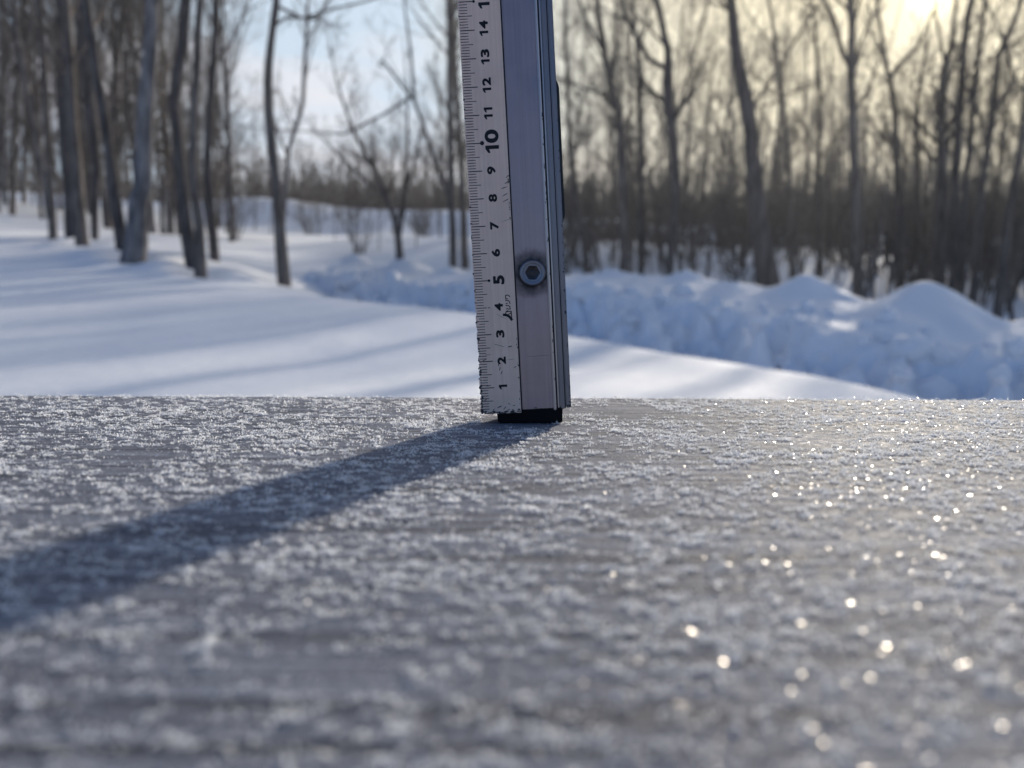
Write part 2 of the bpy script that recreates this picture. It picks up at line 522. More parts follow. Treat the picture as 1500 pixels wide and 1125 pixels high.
def crown_on(T, rnd, pts, rad, h0, count, lscale, kids=(6, 4), ang=(.55, 1.0), rmax=.5):
    """boughs along a trunk polyline above height h0 (metres over its foot)"""
    z0 = pts[0].z
    lens = [(pts[i + 1] - pts[i]).length for i in range(len(pts) - 1)]
    tot = sum(lens)
    for c in range(count):
        for _ in range(30):
            t = rnd.uniform(0, tot); i = 0
            while i < len(lens) - 1 and t > lens[i]: t -= lens[i]; i += 1
            q = pts[i].lerp(pts[i + 1], t / lens[i])
            if q.z - z0 >= h0: break
        rr_ = rad[i] + (rad[i + 1] - rad[i]) * t / lens[i]
        ax = (pts[i + 1] - pts[i]).normalized()
        side = rdir(rnd); side = (side - ax * side.dot(ax)).normalized()
        d = ax * rnd.uniform(.55, 1.0) + side * rnd.uniform(*ang)
        left = max(.15, (pts[-1].z - q.z))
        L = lscale * rnd.uniform(.45, 1.0) * (.35 + .55 * min(1, left / 3))
        limb(T, rnd, q, d, L, min(rr_ * rnd.uniform(.3, rmax), .05 * L), 0, kids=kids)

def tree_thing(name, label, loc, trunk, crown, mat, cat='tree', group=None):
    root = empty(name, loc)
    tag(root, label, cat, group)
    t = mesh_obj('trunk', [v - Vector(loc) for v in trunk.v], trunk.f, mat, root, True)
    if crown.v:
        mesh_obj('crown', [v - Vector(loc) for v in crown.v], crown.f, M_TWIG, root, True)
    return root

def hero(label, Y, line, forks=(), Htot=9.0, boughs=14, h0=2.4, lscale=2.0, mat=None, seed=1, kids=(6, 4), ground=False, name='bare_tree', cat='tree'):
    rnd = random.Random(seed * 101 + 5)
    mpp = Y / FPX
    T, K = Tubes(), Tubes()
    pts = [P(a, b, Y) for a, b, w in line]
    rad = [w * mpp / 2 for a, b, w in line]
    base = pts[0].copy()
    if ground:
        base.z = Hz(base.x, base.y)
    # root flare, buried foot
    d0 = (pts[1] - pts[0]).normalized()
    full = [Vector((base.x, base.y, base.z)) - d0 * .25]; fr = [rad[0] * 1.18]
    full.append(base - d0 * .02); fr.append(rad[0] * 1.12)
    if ground: full.append(pts[0] * .0 + base + d0 * .3); fr.append(rad[0])
    for i in range(len(pts)):
        if (pts[i] - full[-1]).dot(d0) > .08:
            off = Vector((0, rnd.uniform(-1, 1) * .04, 0)) if i else Vector()
            full.append(pts[i] + off); fr.append(rad[i])
    # resample a little wobble
    f2, r2 = [full[0]], [fr[0]]
    for i in range(1, len(full)):
        mid = full[i - 1].lerp(full[i], .5) + rdir(rnd) * fr[i] * .25
        f2 += [mid, full[i]]; r2 += [(fr[i - 1] + fr[i]) / 2 * rnd.uniform(.95, 1.05), fr[i]]
    full, fr = f2, r2
    top = full[-1].z - base.z
    nvis = len(full)
    d = (full[-1] - full[-3]).normalized()
    p = full[-1]; r = fr[-1]; rem = max(.6, Htot - top); n = 8
    for i in range(n):
        d = (d + rdir(rnd) * .08 + Vector((0, 0, .10))).normalized()
        p = p + d * rem / n
        full.append(p); fr.append(max(.004, r * (1 - (i + 1) / n * .93)))
    T.tube(full, fr, 10)
    for fk in forks:
        q = [P(a, b, Y) for a, b, w in fk]
        for i in range(1, len(q)): q[i] = q[i] + Vector((0, (i * .12) * rnd.choice((-1, 1)), 0))
        w = [c * mpp / 2 for a, b, c in fk]
        d = (q[-1] - q[-2]).normalized(); p = q[-1]; L = max(.8, (Htot - (p.z - base.z)) * .55)
        r = w[-1]
        for i in range(5):
            d = (d + rdir(rnd) * .12 + Vector((0, 0, .08))).normalized()
            p = p + d * L / 5; q.append(p); w.append(max(.004, r * (1 - (i + 1) / 5 * .9)))
        T.tube(q, w, 7)
        crown_on(K, rnd, q, w, -9, max(5, boughs // 3), lscale * .7, kids)
    crown_on(K, rnd, full, fr, h0, int(boughs * 1.5), lscale, kids)
    return tree_thing(name, label, tuple(base), T, K, mat or M_BARK_DARK, cat)

G, D, B = M_BARK_GREY, M_BARK_DARK, M_BARK_MID
# left stand
hero('slender grey tree standing alone leftmost on the snow slope', 11.5, [(78, 357, 11), (70, 235, 9), (66, 150, 9), (59, 0, 8)], (), 9, 16, 2.4, 1.8, B, 1)
hero('straight brownish trunk with sunlit edge, left of the dark leaning trunk', 10.5, [(121, 363, 17), (112, 240, 15), (103, 120, 13), (94, 0, 12)], (), 10, 14, 2.4, 2.2, B, 2)
hero('thick shaded trunk standing just behind the straight brownish trunk', 12.2, [(108, 342, 22), (98, 230, 16), (92, 100, 13), (88, 0, 12)], (), 11, 18, 2.0, 2.4, D, 3)
hero('thin dark sapling between the brownish trunk and the leaning trunk', 11.2, [(139, 359, 9), (140, 250, 14), (132, 156, 16), (124, 60, 13), (118, 0, 12)], (), 9, 14, 1.6, 2.0, D, 4)
hero('dark trunk leaning left, its foot joined to the thickest pale trunk', 9.6, [(182, 376, 18), (166, 274, 15), (156, 196, 15), (141, 117, 15), (125, 0, 14)], (), 10, 13, 3.0, 2.3, D, 5)
hero('thickest pale grey trunk of the left stand, leaning slightly right', 9.0, [(194, 387, 33), (201, 320, 28), (207, 274, 25), (213, 156, 22), (221, 0, 18)], [[(224, 8, 9), (240, -4, 7), (275, -12, 6)]], 11, 12, 3.2, 2.6, G, 6)
hero('dark trunk with warm sunlit edge bending behind its paler twin', 9.2, [(283, 392, 19), (270, 300, 18), (262, 235, 17), (256, 156, 16), (268, 65, 16), (274, 0, 15)], (), 10, 12, 3.0, 2.3, D, 7)
hero('front trunk of the close pair right of the thick pale trunk', 8.7, [(294, 406, 17), (290, 330, 15), (284, 235, 12), (288, 98, 11), (293, 0, 10)], (), 9, 10, 3.2, 2.0, B, 8)
hero('slim dark trunk at the right end of the left stand', 10.0, [(315, 387, 13), (305, 254, 12), (306, 156, 10), (312, 78, 9), (315, 0, 9)], (), 9, 12, 2.6, 2.0, D, 9)
hero('lone crooked trunk standing apart at the edge of the snow slope', 9.3, [(417, 420, 18), (409, 313, 15), (399, 219, 14), (392, 156, 13), (394, 90, 12), (399, 40, 10), (404, 0, 10)],
     [[(396, 42, 5), (425, 30, 4), (455, 18, 4), (500, 8, 3)], [(404, 8, 5), (440, 22, 4), (490, 25, 3), (540, 20, 3)]], 8.5, 9, 3.2, 1.8, B, 10)
# middle
hero('dark forked shrubby tree on the snow heap left of the ruler', 12.4, [(586, 380, 11), (580, 330, 9), (568, 293, 8), (549, 250, 6), (525, 205, 5)],
     [[(584, 350, 7), (593, 290, 5), (594, 196, 4), (592, 120, 3)], [(568, 293, 5), (540, 268, 4), (505, 235, 3)], [(580, 330, 5), (600, 270, 4), (612, 200, 3)]], 3.6, 14, .7, 1.2, D, 11, (6, 3))
hero('tall dark tree with a forked limb sweeping left, beside the ruler edge', 11.8, [(664, 386, 11), (661, 293, 10), (660, 200, 9), (659, 117, 9), (658, 31, 8), (657, 0, 7)],
     [[(660, 293, 7), (635, 231, 6), (615, 172, 5), (603, 141, 4), (568, 102, 3.4), (545, 78, 3)], [(607, 150, 5), (603, 78, 4), (592, 20, 3)],
      [(603, 141, 4), (560, 165, 3.6), (498, 192, 3.4), (455, 199, 2)]], 7.5, 18, 1.4, 1.7, D, 12)
hero('slim trunk half hidden by the left edge of the ruler', 13.0, [(680, 372, 11), (676, 250, 9), (668, 120, 8), (662, 0, 7)], (), 8, 16, 1.4, 1.7, B, 13)
hero('pale thin tree bending upright behind the lone crooked trunk', 16.0, [(414, 335, 6), (423, 219, 6), (443, 152, 6), (451, 39, 5), (452, 0, 4)], (), 7.5, 14, 1.6, 1.6, G, 14)
# right of the ruler
hero('thin trunk leaning left beside the right edge of the ruler', 11.5, [(861, 399, 9), (846, 300, 8), (834, 229, 7), (832, 150, 6)], (), 6, 14, 1.2, 1.4, D, 15)
hero('grey trunk with a dense dark knot of twigs, nearest right of the ruler', 11.0, [(916, 392, 13), (912, 290, 12), (906, 164, 11), (892, 119, 9), (886, 82, 9), (875, 0, 7)],
     [[(892, 119, 7), (903, 70, 5), (905, 0, 4)], [(884, 75, 6), (862, 30, 5), (850, -10, 4)], [(906, 164, 6), (888, 135, 5), (874, 128, 4)]], 8.5, 20, 1.4, 1.5, B, 16)
hero('slim dark pole tree between the knotted tree and the forked tree', 12.5, [(939, 392, 9), (939, 290, 9), (939, 184, 8), (934, 90, 6), (930, 30, 5)], (), 7, 16, 1.4, 1.5, D, 17)
hero('dark tree forking in two above the second snow heap', 10.2, [(980, 400, 12), (990, 290, 12), (985, 204, 14), (978, 119, 16), (978, 74, 10), (970, 30, 9), (963, 0, 8)],
     [[(974, 100, 8), (953, 82, 7), (912, 33, 6), (900, 0, 5)], [(985, 190, 6), (1000, 150, 4), (1010, 90, 3)]], 8.5, 18, 1.8, 1.7, D, 18)
hero('biggest trunk of the right wood, leaning left and forking near the top', 9.9, [(1124, 410, 31), (1112, 320, 25), (1106, 260, 22), (1100, 196, 20), (1092, 143, 20), (1078, 82, 16), (1072, 0, 12)],
     [[(1074, 25, 8), (1066, 8, 7), (1056, -20, 6)], [(1096, 165, 6), (1130, 120, 4), (1160, 60, 3)]], 9.5, 15, 2.2, 2.2, D, 19)
hero('straight grey trunk with a limb forking left, above the saddle of the bank', 10.2, [(1257, 428, 15), (1256, 330, 14), (1253, 245, 13), (1249, 164, 12), (1245, 102, 11), (1246, 40, 9), (1247, 0, 9)],
     [[(1243, 95, 7), (1239, 70, 7), (1210, 37, 6), (1182, 0, 5)], [(1250, 120, 5), (1262, 70, 4), (1275, 10, 3)]], 9, 16, 2.0, 1.8, B, 20)
hero('paler trunk of the close pair below the sun', 11.0, [(1374, 425, 17), (1378, 278, 16), (1382, 143, 12), (1386, 94, 9), (1394, 61, 7), (1400, 20, 5)], [[(1384, 94, 5), (1370, 60, 4), (1358, 40, 3)]], 6.5, 14, 1.7, 1.6, B, 21)
hero('darker taller trunk of the close pair below the sun', 10.6, [(1396, 428, 12), (1400, 278, 11), (1407, 123, 9), (1415, 41, 9), (1421, 0, 8)], (), 9, 14, 2.0, 1.7, D, 22)
hero('slim trunk with a side limb rising right, left of the close pair', 11.2, [(1316, 428, 10), (1313, 278, 9), (1311, 164, 8), (1298, 102, 6), (1290, 41, 5), (1284, 0, 4)], [[(1302, 122, 6), (1318, 98, 7), (1331, 76, 5), (1334, 60, 3)]], 7, 14, 1.5, 1.5, B, 23)
hero('slim trunk curving right beside the close pair', 10.4, [(1408, 430, 9), (1413, 266, 7), (1423, 164, 7), (1435, 74, 6), (1441, 12, 5)], (), 8, 14, 1.6, 1.5, D, 24)
hero('slim trunk leaning right behind the crest of the last snow heap', 9.6, [(1425, 440, 11), (1437, 286, 9), (1456, 164, 8), (1464, 82, 7), (1489, 20, 6), (1497, 0, 5)], [[(1456, 164, 5), (1476, 120, 4), (1492, 60, 3)]], 8, 14, 1.6, 1.5, D, 25)
hero('dark trunk leaning right, rightmost in the wood', 9.2, [(1462, 450, 12), (1482, 294, 9), (1495, 213, 8), (1506, 120, 7), (1515, 20, 6)], (), 8, 14, 1.6, 1.6, D, 26)
hero('thin trunk bending left between the biggest trunk and the straight grey trunk', 11.5, [(1164, 420, 8), (1157, 266, 7), (1145, 143, 6), (1135, 61, 5), (1125, 0, 4)], (), 7, 14, 1.4, 1.5, B, 27)
hero('thin straight trunk just left of the straight grey trunk', 12.0, [(1200, 420, 7), (1200, 266, 6), (1200, 135, 5), (1196, 50, 4)], (), 6.5, 14, 1.3, 1.4, D, 28)
hero('thin trunk standing between the side limbed trunk and the close pair', 12.0, [(1346, 425, 7), (1345, 278, 6), (1345, 143, 5), (1354, 90, 4)], (), 4.3, 14, 1.3, 1.1, D, 29)

# copies: prototypes placed many times behind
def copy_tree(o):
    c = o.copy(); COL.objects.link(c)
    for ch in o.children:
        k = ch.copy(); COL.objects.link(k); k.parent = c
    return c

def proto(seed, Ht, r, boughs, lscale, h0, mat, kids=(6, 4), lean=.05, forks=1):
    rnd = random.Random(seed)
    T, K = Tubes(), Tubes()
    pts, rad = [Vector((0, 0, -.35))], [r * 1.15]
    d = Vector((rnd.uniform(-lean, lean), rnd.uniform(-lean, lean), 1)).normalized()
    p = pts[0]; n = 14
    for i in range(n):
        d = (d + rdir(rnd) * .075 + Vector((0, 0, .05))).normalized()
        p = p + d * (Ht + .35) / n
        pts.append(p); rad.append(max(.004, r * (1 - .95 * ((i + 1) / n) ** 1.1)))
    T.tube(pts, rad, 8)
    for k in range(forks):
        i = rnd.randrange(4, 9)
        side = rdir(rnd); side.z = 0
        q, w = [pts[i].copy()], [rad[i] * .75]
        d = (Vector((0, 0, 1)) + side.normalized() * .45).normalized(); p = pts[i]
        for j in range(7):
            d = (d + rdir(rnd) * .1 + Vector((0, 0, .08))).normalized()
            p = p + d * (Ht - pts[i].z) * .8 / 7; q.append(p); w.append(max(.004, rad[i] * .75 * (1 - .93 * (j + 1) / 7)))
        T.tube(q, w, 6)
        crown_on(K, rnd, q, w, -9, boughs // 3, lscale * .8, kids)
    crown_on(K, rnd, pts, rad, h0, boughs, lscale, kids)
    return T, K

PROTOS = []
HTS = [8.5, 7.0, 9.5, 6.0, 7.8, 5.0]
GLADE[0] = False
for i, (Ht, r, nb, ls, h0, mat) in enumerate([(8.5, .062, 40, 1.9, 1.0, M_BARK_MID), (7.0, .044, 36, 1.6, .8, M_BARK_DARK), (9.5, .075, 40, 2.3, 1.6, M_BARK_GREY),
                                             (6.0, .032, 32, 1.4, .6, M_BARK_MID), (7.8, .048, 36, 1.8, 1.2, M_BARK_DARK), (5.0, .022, 26, 1.2, .5, M_BARK_MID)]):
    PROTOS.append((proto(50 + i, Ht, r, nb, ls, h0, mat), mat))
TW[0] = .0055
for i, (Ht, r, nb, ls, h0, mat) in enumerate([(8.0, .085, 22, 2.0, 1.6, M_BARK_MID), (7.0, .06, 20, 1.7, 1.2, M_BARK_DARK), (6.0, .05, 18, 1.6, 1.0, M_BARK_MID)]):
    PROTOS.append((proto(90 + i, Ht, r, nb, ls, h0, mat, (5, 3)), mat)); HTS.append(Ht)
TW[0] = .0021
used = {}
def place(kind, px, Y, label, group, sc=1.0, name='bare_tree', top=None):
    rnd = random.Random(int(px * 13 + Y * 977))
    p = P(px, 400, Y); z = Hz(p.x, p.y)
    if kind not in used:
        (T, K), mat = PROTOS[kind]
        o = tree_thing(name, label, (0, 0, 0), T, K, mat, 'tree', group)
        used[kind] = o
    else:
        o = copy_tree(used[kind]); o['label'] = label; o['group'] = group
    o.location = (p.x, p.y, z)
    s = sc * rnd.uniform(.85, 1.15)
    if top is not None: s = max(.25, ((418 - top) / FPX * Y + ZC - z) / HTS[kind])
    o.scale = (s, s, s)
    o.rotation_euler = (0, 0, rnd.uniform(0, 6.28))
    return o

rnd = random.Random(5)
for px in range(-640, -180, 24):
    place(rnd.choice((0, 1, 2, 4)), px + rnd.uniform(-9, 9), rnd.uniform(13, 26), 'bare tree deep in the wood behind the left stand of trunks', 'bare trees behind the left stand')
rnd = random.Random(3)
GL, LL = 'bare trees behind the left stand', 'bare tree deep in the wood behind the left stand of trunks'
GR, LR = 'bare trees behind the snow bank', 'bare tree in the thick wood behind the ploughed snow bank'
GM, LM = 'small far trees left of the ruler', 'small far bare tree before the dark woodland left of the ruler'
px = -170
while px < 345:
    Y = rnd.uniform(14, 26)
    place(rnd.choice((0, 1, 2, 3, 4, 4)), px + rnd.uniform(-6, 6), Y, LL, GL)
    px += rnd.uniform(5, 12)
for px, Y, k, sc in ((352, 22, 5, .8), (375, 25, 3, .7), (398, 24, 5, .8), (470, 24, 5, .75), (500, 26, 3, .6), (545, 25, 5, .8), (620, 23, 3, .8), (645, 26, 4, .7), (700, 20, 1, .9), (730, 24, 3, .9), (590, 27, 3, .7), (445, 27, 3, .6)):
    place(k, px, Y, LM, GM, sc)
px = 800
while px < 1720:                                   # taller trees, well apart
    Y = rnd.uniform(16, 27) if 1090 < px < 1300 or rnd.random() < .7 else rnd.uniform(11, 15)
    tp = rnd.uniform(-90, 90) if not 1225 < px < 1425 else rnd.uniform(20, 120)
    place(rnd.choice((0, 1, 3, 4, 4, 1)), px + rnd.uniform(-6, 6), Y, LR, GR, top=tp)
    px += rnd.uniform(20, 36)
px = 812
while px < 1720:                                   # slim twiggy ones
    if not 1225 < px < 1425:
        place(rnd.choice((3, 5, 5)), px + rnd.uniform(-6, 6), rnd.uniform(13, 21), LR, GR, top=rnd.uniform(70, 215))
    px += rnd.uniform(20, 34)
px = 806
while px < 1720:                                   # lower ones between them
    place(rnd.choice((6, 7, 8)), px + rnd.uniform(-5, 5), rnd.uniform(26, 40), LR, GR, top=rnd.uniform(60, 225))
    px += rnd.uniform(11, 19)

for px, Y, k, tp in ((468, 19, 5, 225), (492, 17, 5, 190), (512, 15.5, 3, 165), (536, 16.5, 5, 205), (556, 14.5, 5, 180), (610, 15, 3, 150), (628, 18, 5, 205), (645, 16, 5, 170), (575, 20, 3, 140), (705, 17, 4, 90), (725, 19, 3, 120)):
    place(k, px, Y, 'small bushy bare tree in the hollow beside the forked shrubby tree', 'bushy trees in the hollow', top=tp)

TW[0] = .0035
# thin saplings packed behind the bank
PROTOS.append((proto(77, 3.6, .038, 12, .9, 1.3, M_BARK_DARK, (4, 2), .1, 0), M_BARK_DARK)); HTS.append(3.6)
PROTOS.append((proto(78, 3.0, .052, 10, .8, 1.2, M_BARK_MID, (4, 2), .14, 1), M_BARK_MID)); HTS.append(3.0)
px = 812
while px < 1640:
    place(rnd.choice((9, 10)), px, rnd.uniform(11.2, 16) if px < 1250 else rnd.uniform(9.6, 14), 'thin leafless sapling packed among trunks behind the ploughed snow bank', 'saplings behind the snow bank', top=rnd.choice((rnd.uniform(180, 260), rnd.uniform(255, 345), rnd.uniform(255, 345))), name='sapling')
    px += rnd.uniform(3, 6.5)

# shrubs on the snow
def shrub(label, px, py, Y, n, h, spread, seed, ground=False):
    rnd = random.Random(seed)
    T = Tubes()
    base = P(px, py, Y)
    if ground: base.z = Hz(base.x, base.y)
    for k in range(n):
        a = rnd.uniform(0, 6.28)
        d = Vector((math.cos(a) * spread, math.sin(a) * spread, 1))
        limb(T, rnd, base + Vector((rnd.uniform(-.08, .08), rnd.uniform(-.08, .08), -.1)), d, h * rnd.uniform(.6, 1.1), rnd.uniform(.008, .016), 0, .05, .12, 5, (5, 3))
    o = mesh_obj('shrub', [v - base for v in T.v], T.f, M_TWIG)
    o.location = base
    tag(o, label, 'shrub')
shrub('bare multi stemmed shrub in the sunlit snow hollow left of the forked shrubby tree', 524, 372, 14.2, 11, 1.7, .4, 1)
shrub('low dark bush on the far snow right of the lone crooked trunk', 455, 338, 21, 14, 1.2, .6, 2, True)
shrub('low brown brush on the far snow between forked shrubby tree and ruler', 622, 360, 17, 14, .9, .7, 3, True)
shrub('bare shrub right behind the lone crooked trunk', 345, 372, 15, 8, 1.7, .35, 4, True)
shrub('spindly shrub just right of the ruler behind the bank', 846, 390, 13, 9, 1.6, .4, 5, True)
shrub('low wide brush behind the third snow heap', 1090, 402, 11.5, 14, 1.5, .6, 6, True)

# far woodland beyond the embankment: one mass
rnd = random.Random(21)
T = Tubes()
for k in range(9500):
    a = rnd.uniform(-.95, .98)
    Y = rnd.uniform(32, 52)
    x = math.tan(a) * Y
    z = Hz(x, Y) if k % 4 == 0 else 3.45
    tall = rnd.random() < .022
    h = rnd.uniform(3.8, 6.5) if tall else rnd.uniform(1.5, 3.0) * (1.0 + .25 * noise.noise((x * .15, 3, 1)))
    r = rnd.uniform(.035, .075) if tall else rnd.uniform(.03, .07)
    p = Vector((x, Y, z - .3)); d = Vector((rnd.gauss(0, .12), rnd.gauss(0, .12), 1)).normalized()
    pts, rad = [p], [r]
    for i in range(4):
        d = (d + rdir(rnd) * .12).normalized()
        p = p + d * h / 4; pts.append(p); rad.append(r * (1 - .85 * (i + 1) / 4))
    T.tube(pts, rad, 3)
    for j in range(9 if tall else 5):
        i = rnd.randrange(1, 4); q = pts[i].lerp(pts[i + 1], rnd.random())
        dd = (Vector((rnd.gauss(0, .6), rnd.gauss(0, .6), rnd.uniform(.3, 1)))).normalized()
        l = h * rnd.uniform(.12, .3)
        m = q + dd * l * .5 + rdir(rnd) * l * .08
        T.tube([q, m, m + (dd + Vector((0, 0, .3))).normalized() * l * .5], [r * .45, r * .3, r * .12], 3)
woods = mesh_obj('far_woodland', T.v, T.f, M_BRUSH)
tag(woods, 'dark band of bare far woodland beyond the snow embankment', None, kind='stuff')

# brush growing among the trunks behind the bank
rnd = random.Random(33)
T = Tubes()
for k in range(1900):
    px = rnd.uniform(815, 1850); Y = rnd.uniform(12.5, 24) if px < 1300 else rnd.uniform(10.5, 20)
    p = P(px, 400, Y); p.z = Hz(p.x, p.y) - .1
    tp = rnd.uniform(275, 365)
    h = max(.4, ZC + (418 - tp) / FPX * Y - p.z)
    r = rnd.uniform(.010, .026)
    d = Vector((rnd.gauss(0, .12), rnd.gauss(0, .12), 1)).normalized()
    pts, rad = [p], [r]
    for i in range(4):
        d = (d + rdir(rnd) * .13).normalized(); p = p + d * h / 4
        pts.append(p); rad.append(r * (1 - .85 * (i + 1) / 4))
    T.tube(pts, rad, 3)
    for j in range(4):
        i = rnd.randrange(1, 4); q = pts[i].lerp(pts[i + 1], rnd.random())
        dd = Vector((rnd.gauss(0, .6), rnd.gauss(0, .6), rnd.uniform(.4, 1))).normalized(); l = h * rnd.uniform(.15, .35)
        T.tube([q, q + dd * l * .5, q + dd * l + Vector((0, 0, .1 * l))], [r * .5, r * .35, r * .15], 3)
ug = mesh_obj('undergrowth', T.v, T.f, M_BRUSH)
tag(ug, 'dark brown leafless brush packed among the trunks behind the bank', None, kind='stuff')

# overhead wires through the right wood
def wire(label, a, b, sag):
    T = Tubes(); pts = []
    for i in range(41):
        t = i / 40
        p = a.lerp(b, t); p.z -= sag * 4 * t * (1 - t); pts.append(p)
    T.tube(pts, [.011] * 41, 5)
    o = mesh_obj('overhead_wire', T.v, T.f, M_PLASTIC, None, True)
    tag(o, label, 'wire')
for lb, y1, y2, Y in (('highest overhead wire running through the right wood', 92, 20, 20), ('upper middle overhead wire running through the right wood', 150, 92, 20.4), ('lowest overhead wire running through the right wood', 210, 150, 20.2)):
    a = P(830, y1 + 60, Y + 14); b = P(2000, y2 - 40, Y - 5)
    wire(lb, a, b, .5)

# ------------------------------------------------------------------ table
tb = empty('outdoor_table', (0, .0, 0))
tag(tb, 'weathered grey outdoor table whose frosted top fills the foreground', 'table')
REAR = .3585
NX = 260
X0, X1 = -1.0, 1.0
def rear_edge(x): return REAR + .0015 * noise.noise((x * 9, 2, 3)) + .0004 * noise.noise((x * 60, 2, 3))
verts, faces = [], []
prof = [(-.40, -.040), (-.40, -.002), (-.398, 0)]
ny = 24
rows = len(prof) + ny + 6
for i in range(NX + 1):
    x = X0 + (X1 - X0) * i / NX
    e = rear_edge(x)
    q = [(y, z) for y, z in prof]
    for k in range(ny): q.append((-.39 + (e - .006 + .39) * k / (ny - 1), 0))
    for k in range(1, 6):
        t = k / 5 * math.pi / 2
        q.append((e - .004 + .004 * math.sin(t), -.004 + .004 * math.cos(t)))
    q.append((e, -.040))
    for y, z in q: verts.append((x, y, TABLE_Z + z))
for i in range(NX):
    for k in range(rows):
        a = i * rows + k; b = i * rows + (k + 1) % rows
        faces.append((a, a + rows, b + rows, b))
faces.append(tuple(range(rows))[::-1]); faces.append(tuple(NX * rows + k for k in range(rows)))
top = mesh_obj('tabletop', verts, faces, M_TABLE, tb, False)
for sx in (-1, 1):
    for y in (-.33, .29):
        bm = bmesh.new()
        bmesh.ops.create_cube(bm, size=1)
        for v in bm.verts: v.co = Vector((sx * .88 + v.co.x * .07, y + v.co.y * .07, (TABLE_Z - .0405) / 2 - .1 + v.co.z * (TABLE_Z - .0405 + .2)))
        bmesh.ops.bevel(bm, geom=bm.edges[:], offset=.004, segments=2, affect='EDGES')
        bm_obj('leg', bm, M_TABLE, tb)

# ------------------------------------------------------------------ frost
def frost_field():
    V = []
    cen = []
    def dens(x, y):
        return .60 + .35 * noise.noise((x * 14, y * 22, 2.2)) + .75 * noise.noise((x * 50, y * 75, 6.2))
    def bare(x, y):     # rubbed patch right of the foot
        return math.exp(-(((x - .035) / .03) ** 2 + ((y - .318) / .022) ** 2)) + .9 * math.exp(-(((x - .004) / .018) ** 2 + ((y - .284) / .012) ** 2))
    def area_pt():
        while 1:
            y = RNG.uniform(.045, .357); x = RNG.uniform(-.33, .33)
            if abs(x) < .70 * y + .045: return x, y
    parts = []
    def crystals(cx, cy, n, rx, ry, l0, l1, hmax, elm=.4):
        t = RNG.uniform(0, 2 * math.pi, n); rr_ = np.sqrt(RNG.uniform(0, 1, n))
        px = cx + rx * rr_ * np.cos(t); py = cy + ry * rr_ * np.sin(t)
        L = RNG.uniform(l0, l1, n) * (1.15 - .5 * rr_)
        w = L * RNG.uniform(.22, .6, n)
        az = RNG.uniform(0, 2 * math.pi, n); el = np.abs(RNG.normal(elm, .4, n)).clip(0, 1.45)
        ax = np.stack([np.cos(az) * np.cos(el), np.sin(az) * np.cos(el), np.sin(el)], 1)
        rv = RNG.normal(size=(n, 3)); sd = np.cross(ax, rv); sd /= np.linalg.norm(sd, axis=1)[:, None]
        base = np.stack([px, py, np.full(n, TABLE_Z + .00012) + RNG.uniform(0, hmax, n) * (1 - rr_ ** 2)], 1)
        a = base; c = base + ax * L[:, None]; m = base + ax * (L * RNG.uniform(.4, .65, n))[:, None]
        b = m + sd * (w / 2)[:, None]; d = m - sd * (w / 2)[:, None]
        q = np.stack([a, b, c, d], 1)
        q[:, :, 2] = np.maximum(q[:, :, 2], TABLE_Z + .00008)
        keep = q[:, :, 1].max(1) < .3595
        parts.append(q[keep])
    k = 0
    while k < 8900:
        x, y = area_pt()
        if RNG.uniform() > dens(x, y) - bare(x, y): continue
        k += 1
        s_ = RNG.uniform(.00042, .0015) * (1.9 if RNG.uniform() < .10 else 1)
        n = int(9 + (s_ / .001) ** 1.7 * RNG.uniform(10, 20))
        crystals(x, y, n, s_ * RNG.uniform(1.1, 2.1), s_ * RNG.uniform(.7, 1.0), .00035, .0010, s_ * .34, .6)
    k = 0
    while k < 20000:                        # single specks
        x, y = area_pt()
        if RNG.uniform() > .35 + dens(x, y) - bare(x, y): continue
        k += 1
        crystals(x, y, int(RNG.integers(1, 4)), .0007, .0005, .00025, .0008, .0002)
    k = 0
    while k < 7000:                         # coarser cover over the rest of the top
        y = RNG.uniform(-.05, .357); x = RNG.uniform(-.62, .62)
        if abs(x) < .70 * max(y, 0) + .045 or abs(x) > .70 * max(y, 0) + .36 or RNG.uniform() > dens(x, y): continue
        k += 1
        s_ = RNG.uniform(.0007, .0020)
        crystals(x, y, int(6 + (s_ / .001) ** 1.7 * RNG.uniform(5, 9)), s_ * RNG.uniform(1.1, 2.1), s_ * RNG.uniform(.7, 1.0), .0005, .0013, s_ * .34, .6)
    for _ in range(160):                    # upright plates
        x, y = area_pt()
        crystals(x, y, 2, .0006, .0006, .0010, .0018, .0003)
    return np.concatenate(parts)
def glint_plates():
    n = 15000
    y = RNG.uniform(.05, .357, n); x = RNG.uniform(-1, 1, n) * (.70 * y + .04)
    ang = RNG.uniform(0, 2 * math.pi, n); tilt = RNG.normal(0, .2, (n, 2))
    r = RNG.uniform(.00010, .00042, n) * (1 + .8 * (RNG.uniform(0, 1, n) < .07))
    q = []
    for k in range(4):
        t = ang + k * math.pi / 2
        dx, dy = r * np.cos(t), r * np.sin(t) * .8
        q.append(np.stack([x + dx, y + dy, TABLE_Z + .0007 + dx * tilt[:, 0] + dy * tilt[:, 1]], 1))
    return np.stack(q, 1)
Q = frost_field()
NF = len(Q)
Q = np.concatenate([Q, glint_plates()])
nq = len(Q)
me = bpy.data.meshes.new('frost')
me.vertices.add(nq * 4); me.vertices.foreach_set('co', Q.reshape(-1).astype(np.float32))
me.loops.add(nq * 4); me.loops.foreach_set('vertex_index', np.arange(nq * 4, dtype=np.int32))
me.polygons.add(nq); me.polygons.foreach_set('loop_start', np.arange(0, nq * 4, 4, dtype=np.int32))
me.update(calc_edges=True); me.validate()
me.materials.append(M_FROST); me.materials.append(M_GLINT)
me.polygons.foreach_set('material_index', (np.arange(len(me.polygons)) >= NF).astype(np.int32))
fo = bpy.data.objects.new('frost', me); COL.objects.link(fo)
